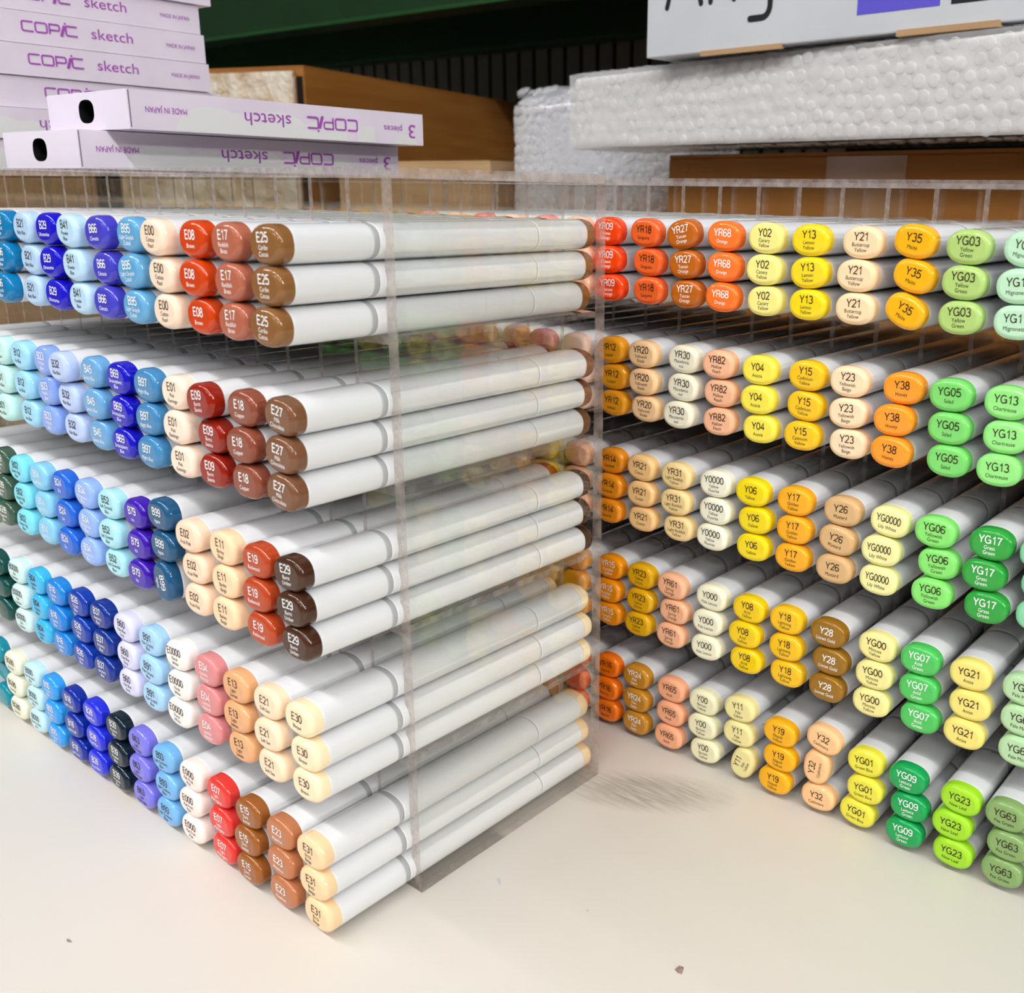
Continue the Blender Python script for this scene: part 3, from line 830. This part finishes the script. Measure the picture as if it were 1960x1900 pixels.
for i, (lay, inv, lab) in enumerate(names_):
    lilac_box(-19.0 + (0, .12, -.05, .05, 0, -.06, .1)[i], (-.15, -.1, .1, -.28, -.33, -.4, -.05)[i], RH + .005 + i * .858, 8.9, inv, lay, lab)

# ================================================================ cartons, bubble wrap and boxes behind
M_CARD = noisy('brown_cardboard', '945d20', 'a0692b', 7, 0.7, stretch=(1, 1, 12), bump=.1)
M_CARD_L = noisy('pale_cardboard', 'b9946a', 'c6a47c', 9, 0.65, stretch=(1, 1, 8), bump=.1)
M_TAPE = plastic('clear_packing_tape', 'a98a6c', 0.12, 0.6)
def carton(label, x, y, w_, d_, h_, rot, mat, z=0.0, tape=True, flap=True):
    """x,y: front-left corner; w_ along the front, d_ going back"""
    e = empty('cardboard_carton', (x, y, z), rot)
    tag(e, label, 'carton', 'cardboard cartons behind the racks')
    box('carton_body', 0, w_, 0, d_, 0, h_ - .12, mat, e, bevel=.08)
    if flap:
        box('flap', 0.02, w_ - .02, 0.02, d_ / 2 - .06, h_ - .12, h_, mat, e)
        box('flap', 0.02, w_ - .02, d_ / 2 + .06, d_ - .02, h_ - .12, h_, mat, e)
    if tape:
        box('tape', w_ * .3, w_ * .3 + 3.2, -.012, 0, h_ * .15, h_ - .15, M_TAPE, e)
    return e
carton('brown carton under the bubble wrapped panel, behind the rack of yellow markers', -11.8, 24.35, 26, 14, 14.55, math.radians(-9.7), M_CARD)
TALL_ROT = math.radians(15.4)
tall = carton('tall brown carton with crinkled clear film on its end, behind the lilac boxes', -41.2 - 15 * math.cos(TALL_ROT), 28.4 - 15 * math.sin(TALL_ROT), 15, 27, 20.0, TALL_ROT, M_CARD, tape=False)
carton('low pale carton with its top just above the clear rack', -40.0, 29.6, 12.9, 8, 14.6, 0.0, M_CARD_L, tape=False)
carton('low tan carton seen through the clear rack behind the blue markers', -86, 17, 27, 7, 13.9, 0.0, M_CARD_L, tape=False)

# parcel wrapped in crinkled clear film beside the tall carton
def crinkle_mat(name, a, b_, rough, scale, strength):
    mt, nt, bs = new_mat(name)
    N, L = nt.nodes.new, nt.links.new
    tc = N('ShaderNodeTexCoord'); nz = N('ShaderNodeTexVoronoi'); nz.inputs['Scale'].default_value = scale
    n2 = N('ShaderNodeTexNoise'); n2.inputs['Scale'].default_value = scale * .7; n2.inputs['Detail'].default_value = 5
    L(tc.outputs['Object'], n2.inputs['Vector'])
    ad = N('ShaderNodeMix'); ad.data_type = 'VECTOR'; ad.inputs[0].default_value = .12
    L(tc.outputs['Object'], ad.inputs[4]); L(n2.outputs['Color'], ad.inputs[5]); L(ad.outputs[1], nz.inputs['Vector'])
    rp = N('ShaderNodeValToRGB'); rp.color_ramp.elements[0].color = lin(a); rp.color_ramp.elements[1].color = lin(b_)
    rp.color_ramp.elements[0].position = .35; rp.color_ramp.elements[1].position = .65
    L(n2.outputs['Fac'], rp.inputs[0]); L(rp.outputs[0], bs.inputs['Base Color'])
    bp = N('ShaderNodeBump'); bp.inputs['Strength'].default_value = strength; bp.inputs['Distance'].default_value = .006
    L(nz.outputs['Distance'], bp.inputs['Height']); L(bp.outputs[0], bs.inputs['Normal'])
    bs.inputs['Roughness'].default_value = rough
    bs.inputs['Coat Weight'].default_value = .6; bs.inputs['Coat Roughness'].default_value = .08
    return mt
M_FILM = crinkle_mat('crinkled_clear_film', 'bfa482', 'e6dccd', .25, 38, .9)
box('clear_film', -.2, 14.4, -.35, 0, 6, 19.7, M_FILM, tall, bevel=.12)
box('corner_gap_shade', 14.45, 14.9, -.02, .3, 12, 19.4, M_BLACK, tall)  # solid black strip paints in the shade of the corner slit

# bubble wrap
M_WRAPPED = plastic('white_packed_board', 'faf8f6', .5)
def bubble_mat():
    mt, nt, bs = new_mat('bubble_film')
    N, L = nt.nodes.new, nt.links.new
    bs.inputs['Base Color'].default_value = lin('f6f6f6')
    bs.inputs['Roughness'].default_value = .12
    bs.inputs['Specular IOR Level'].default_value = .8
    bs.inputs['Alpha'].default_value = .4
    tc = N('ShaderNodeTexCoord'); nz = N('ShaderNodeTexNoise'); nz.inputs['Scale'].default_value = 55; nz.inputs['Detail'].default_value = 4
    L(tc.outputs['Object'], nz.inputs['Vector'])
    bp = N('ShaderNodeBump'); bp.inputs['Strength'].default_value = .6; bp.inputs['Distance'].default_value = .006
    L(nz.outputs['Fac'], bp.inputs['Height']); L(bp.outputs[0], bs.inputs['Normal'])
    return mt
M_BUBBLE = bubble_mat()
def dome(V, Fc, o, ux, uz, nn, r, hgt, seg=9):
    b0 = len(V)
    for q, (rr, hh) in enumerate(((1, 0), (.93, .45), (.7, .82), (.35, .98))):
        for i in range(seg):
            a = 2 * math.pi * i / seg
            p = o + ux * (r * rr * math.cos(a)) + uz * (r * rr * math.sin(a)) + nn * (hgt * hh)
            V.append(tuple(p))
    for q in range(3):
        for i in range(seg):
            j = (i + 1) % seg
            Fc.append((b0 + q * seg + i, b0 + q * seg + j, b0 + (q + 1) * seg + j, b0 + (q + 1) * seg + i))
    Fc.append(tuple(range(b0 + 3 * seg, b0 + 4 * seg)))
def bubbles_on(parent, faces, r, seed):
    """faces: list of (origin, u vector, v vector, length u, length v, normal)"""
    rg = random.Random(seed)
    V, Fc = [], []
    for o, ux, uz, lu, lv, nn in faces:
        o, ux, uz, nn = Vector(o), Vector(ux), Vector(uz), Vector(nn)
        b0 = len(V)
        n1, n2 = max(2, int(lu / 1.0)), max(2, int(lv / 1.0))
        for j in range(n2 + 1):
            for i in range(n1 + 1):
                k = .02 + .05 * rg.random()
                V.append(tuple(o + ux * (lu * i / n1) + uz * (lv * j / n2) + nn * k))
        for j in range(n2):
            for i in range(n1):
                a = b0 + j * (n1 + 1) + i
                Fc.append((a, a + 1, a + n1 + 2, a + n1 + 1))
        p = 2.25 * r
        rows = int(lv / (p * .866))
        for j in range(rows):
            for i in range(int(lu / p)):
                a = (i + .5 + (.5 if j % 2 else 0)) * p
                b_ = (j + .55) * p * .866
                if a + r > lu or b_ + r > lv: continue
                dome(V, Fc, o + ux * (a + rg.uniform(-.09, .09)) + uz * (b_ + rg.uniform(-.09, .09)) + nn * .04, ux, uz, nn, r * rg.uniform(.8, 1.05), r * rg.uniform(.08, .2))
    ob = mesh_obj('bubble_film', V, Fc, M_BUBBLE, parent, smooth=True)
    ob['kind'] = 'stuff'
    return ob
wp = empty('bubble_wrapped_board', (-16.1, 23.25, 14.82), math.radians(-9.75))
tag(wp, 'long white panel wrapped in bubble film lying on the brown carton', 'wrapped panel')
box('board', .15, 27, .12, 4.2, .1, 2.75, M_WRAPPED, wp, bevel=.15)
bubbles_on(wp, [((0, 0, 0), (1, 0, 0), (0, 0, 1), 27, 2.85, (0, -1, 0)), ((0, 0, 2.85), (1, 0, 0), (0, 1, 0), 27, 4.3, (0, 0, 1)), ((0, 4.3, 0), (0, -1, 0), (0, 0, 1), 4.3, 2.85, (-1, 0, 0)), ((0, 4.3, 0), (1, 0, 0), (0, -1, 0), 27, 4.3, (0, 0, -1))], .235, 5)

bd = empty('bubble_wrapped_bundle', (-26.2, 29.0, 0), math.radians(6))
tag(bd, 'rounded bundle in bubble film standing beside the brown carton', 'bundle')
def bundle():
    A, Bd = 5.6, 4.0
    V, Fc, n = [], [], 48
    prof = [(0, .96), (4, 1), (12, 1), (16.2, 1.0), (17.0, .985), (17.6, .94), (18.0, .85), (18.2, .7), (18.25, .3)]
    def at(a, k):
        c, s_ = math.cos(a), math.sin(a)
        return (A + A * k * math.copysign(abs(c) ** .5, c), Bd + Bd * k * math.copysign(abs(s_) ** .6, s_))
    for z, k in prof:
        for i in range(n):
            a = 2 * math.pi * i / n
            kk = k * (1 + .025 * noise.noise(Vector((math.cos(a) * 3, math.sin(a) * 3, z * .5))))
            V.append(at(a, kk) + (z + (.25 * noise.noise(Vector((math.cos(a) * 2, math.sin(a) * 2, 7))) if z > 17 else 0),))
    for q in range(len(prof) - 1):
        for i in range(n):
            j = (i + 1) % n
            Fc.append((q * n + i, q * n + j, (q + 1) * n + j, (q + 1) * n + i))
    Fc.append(tuple(range((len(prof) - 1) * n, len(prof) * n)))
    mesh_obj('padding', V, Fc, crinkle_mat('grey_white_padding', 'c9cad2', 'dcdde3', .3, 30, .35), bd, smooth=True)
    V2, F2 = [], []
    rg = random.Random(3)
    for j in range(20):
        z = 9.0 + j * .47
        k = 1 if z < 17 else .985 if z < 17.4 else .95
        for i in range(76):
            a = 2 * math.pi * (i + (.5 if j % 2 else 0)) / 76
            if math.sin(a) > .35: continue
            c, s_ = math.cos(a), math.sin(a)
            p = Vector(at(a + rg.uniform(-.02, .02), k) + (z + rg.uniform(-.14, .14),))
            nn = Vector((math.copysign(abs(c) ** 1.5, c) / A, math.copysign(abs(s_) ** 1.4, s_) / Bd, .0 if z < 17 else .25)).normalized()
            tu = Vector((-nn.y, nn.x, 0)).normalized()
            dome(V2, F2, p, tu, nn.cross(tu), nn, .24 * rg.uniform(.85, 1.05), .07 * rg.uniform(.6, 1.3), 8)
    ob = mesh_obj('bubble_film', V2, F2, M_BUBBLE, bd, smooth=True)
    ob['kind'] = 'stuff'
bundle()

# grey-white printed box lying on the wrapped panel
gb = empty('printed_box', (-10.95, 21.5, 17.84), math.radians(-5.7))
tag(gb, 'pale grey printed product box on top of the bubble wrapped panel', 'box')
M_GREYBOX = noisy('pale_grey_carton', 'cfd2d8', 'd6d9de', 14, .4)
box('carton', 0, 24, 0, 5, 0, 8, M_GREYBOX, gb, bevel=.05)
box('torn_card_edge', 2.6, 6.0, -.06, .15, -.12, .04, M_CARD_L, gb)
box('torn_card_edge', 10.2, 13.4, -.08, .15, -.12, .06, M_CARD_L, gb)
def any_text():
    P = []
    h = 2.6
    P += [[(0, 0), (.78, h), (1.56, 0)], [(.28, .8), (1.28, .8)]]
    P.append([(1.98, 0), (1.98, 1.6)]); P.append([(1.98, 1.0)] + arc(2.5, 1.05, .5, .6, 180, 0, 8) + [(3.0, 0)])
    P.append([(3.45, 1.6), (3.45, .6)] + arc(3.85, .55, .4, .45, 180, 270, 5)[1:] + [(4.5, .1)])
    P.append([(4.5, 1.6), (4.5, -.35)] + arc(4.2, -.35, .3, .35, 0, -90, 5)[1:] + [(3.7, -.7)])
    P.append([(6.6, 1.7)] + arc(6.0, .85, .7, .85, 90, 270, 10) + [(6.6, 0)])
    V2, F2 = ribbon(P, .2)
    mesh_obj('lettering', [(p + .95, -.008 - .001 * l, q + 1.6) for p, q, l in V2], F2, M_BLACKPRINT, gb)
M_BLACKPRINT = plastic('black_print', '1b1b20', .4)
any_text()
box('printed_square', 8.75, 11.5, -.012, .02, .62, 3.5, plastic('violet_print', '6459d8', .4), gb)
box('printed_square', 11.85, 14.6, -.012, .02, .62, 3.5, M_BLACKPRINT, gb)

# ================================================================ small scraps on the table
def scrap(label, x, y, pts, hx, th=.015):
    n = len(pts)
    V = [(p, q, 0.001) for p, q in pts] + [(p * .9, q * .9, th + (.03 if i % 2 else 0)) for i, (p, q) in enumerate(pts)]
    Fc = [tuple(range(n))[::-1], tuple(range(n, 2 * n))] + [(i, (i + 1) % n, n + (i + 1) % n, n + i) for i in range(n)]
    o = mesh_obj('paper_scrap', V, Fc, plastic('scrap_' + hx, hx, .6), loc=(x, y, 0))
    tag(o, label, 'scrap')
scrap('tiny brownish torn scrap on the bare front of the table', 5.03, 1.48, [(-.07, -.05), (.02, -.08), (.09, -.06), (.05, .02), (.02, .1), (-.04, .05)], '9c7f78')
scrap('tiny pale blue thread on the table beside the clear rack base', .9, 1.2, [(-.09, .02), (-.05, .04), (.02, .0), (.09, -.07), (.1, -.09), (.06, -.07), (-.01, -.02)], 'c8d6e0', .01)
scrap('tiny grey curl of lint before the blue marker stacks', -3.9, -4.9, [(-.08, -.01), (.0, -.03), (.08, .02), (.0, .01)], '8f8a84', .01)
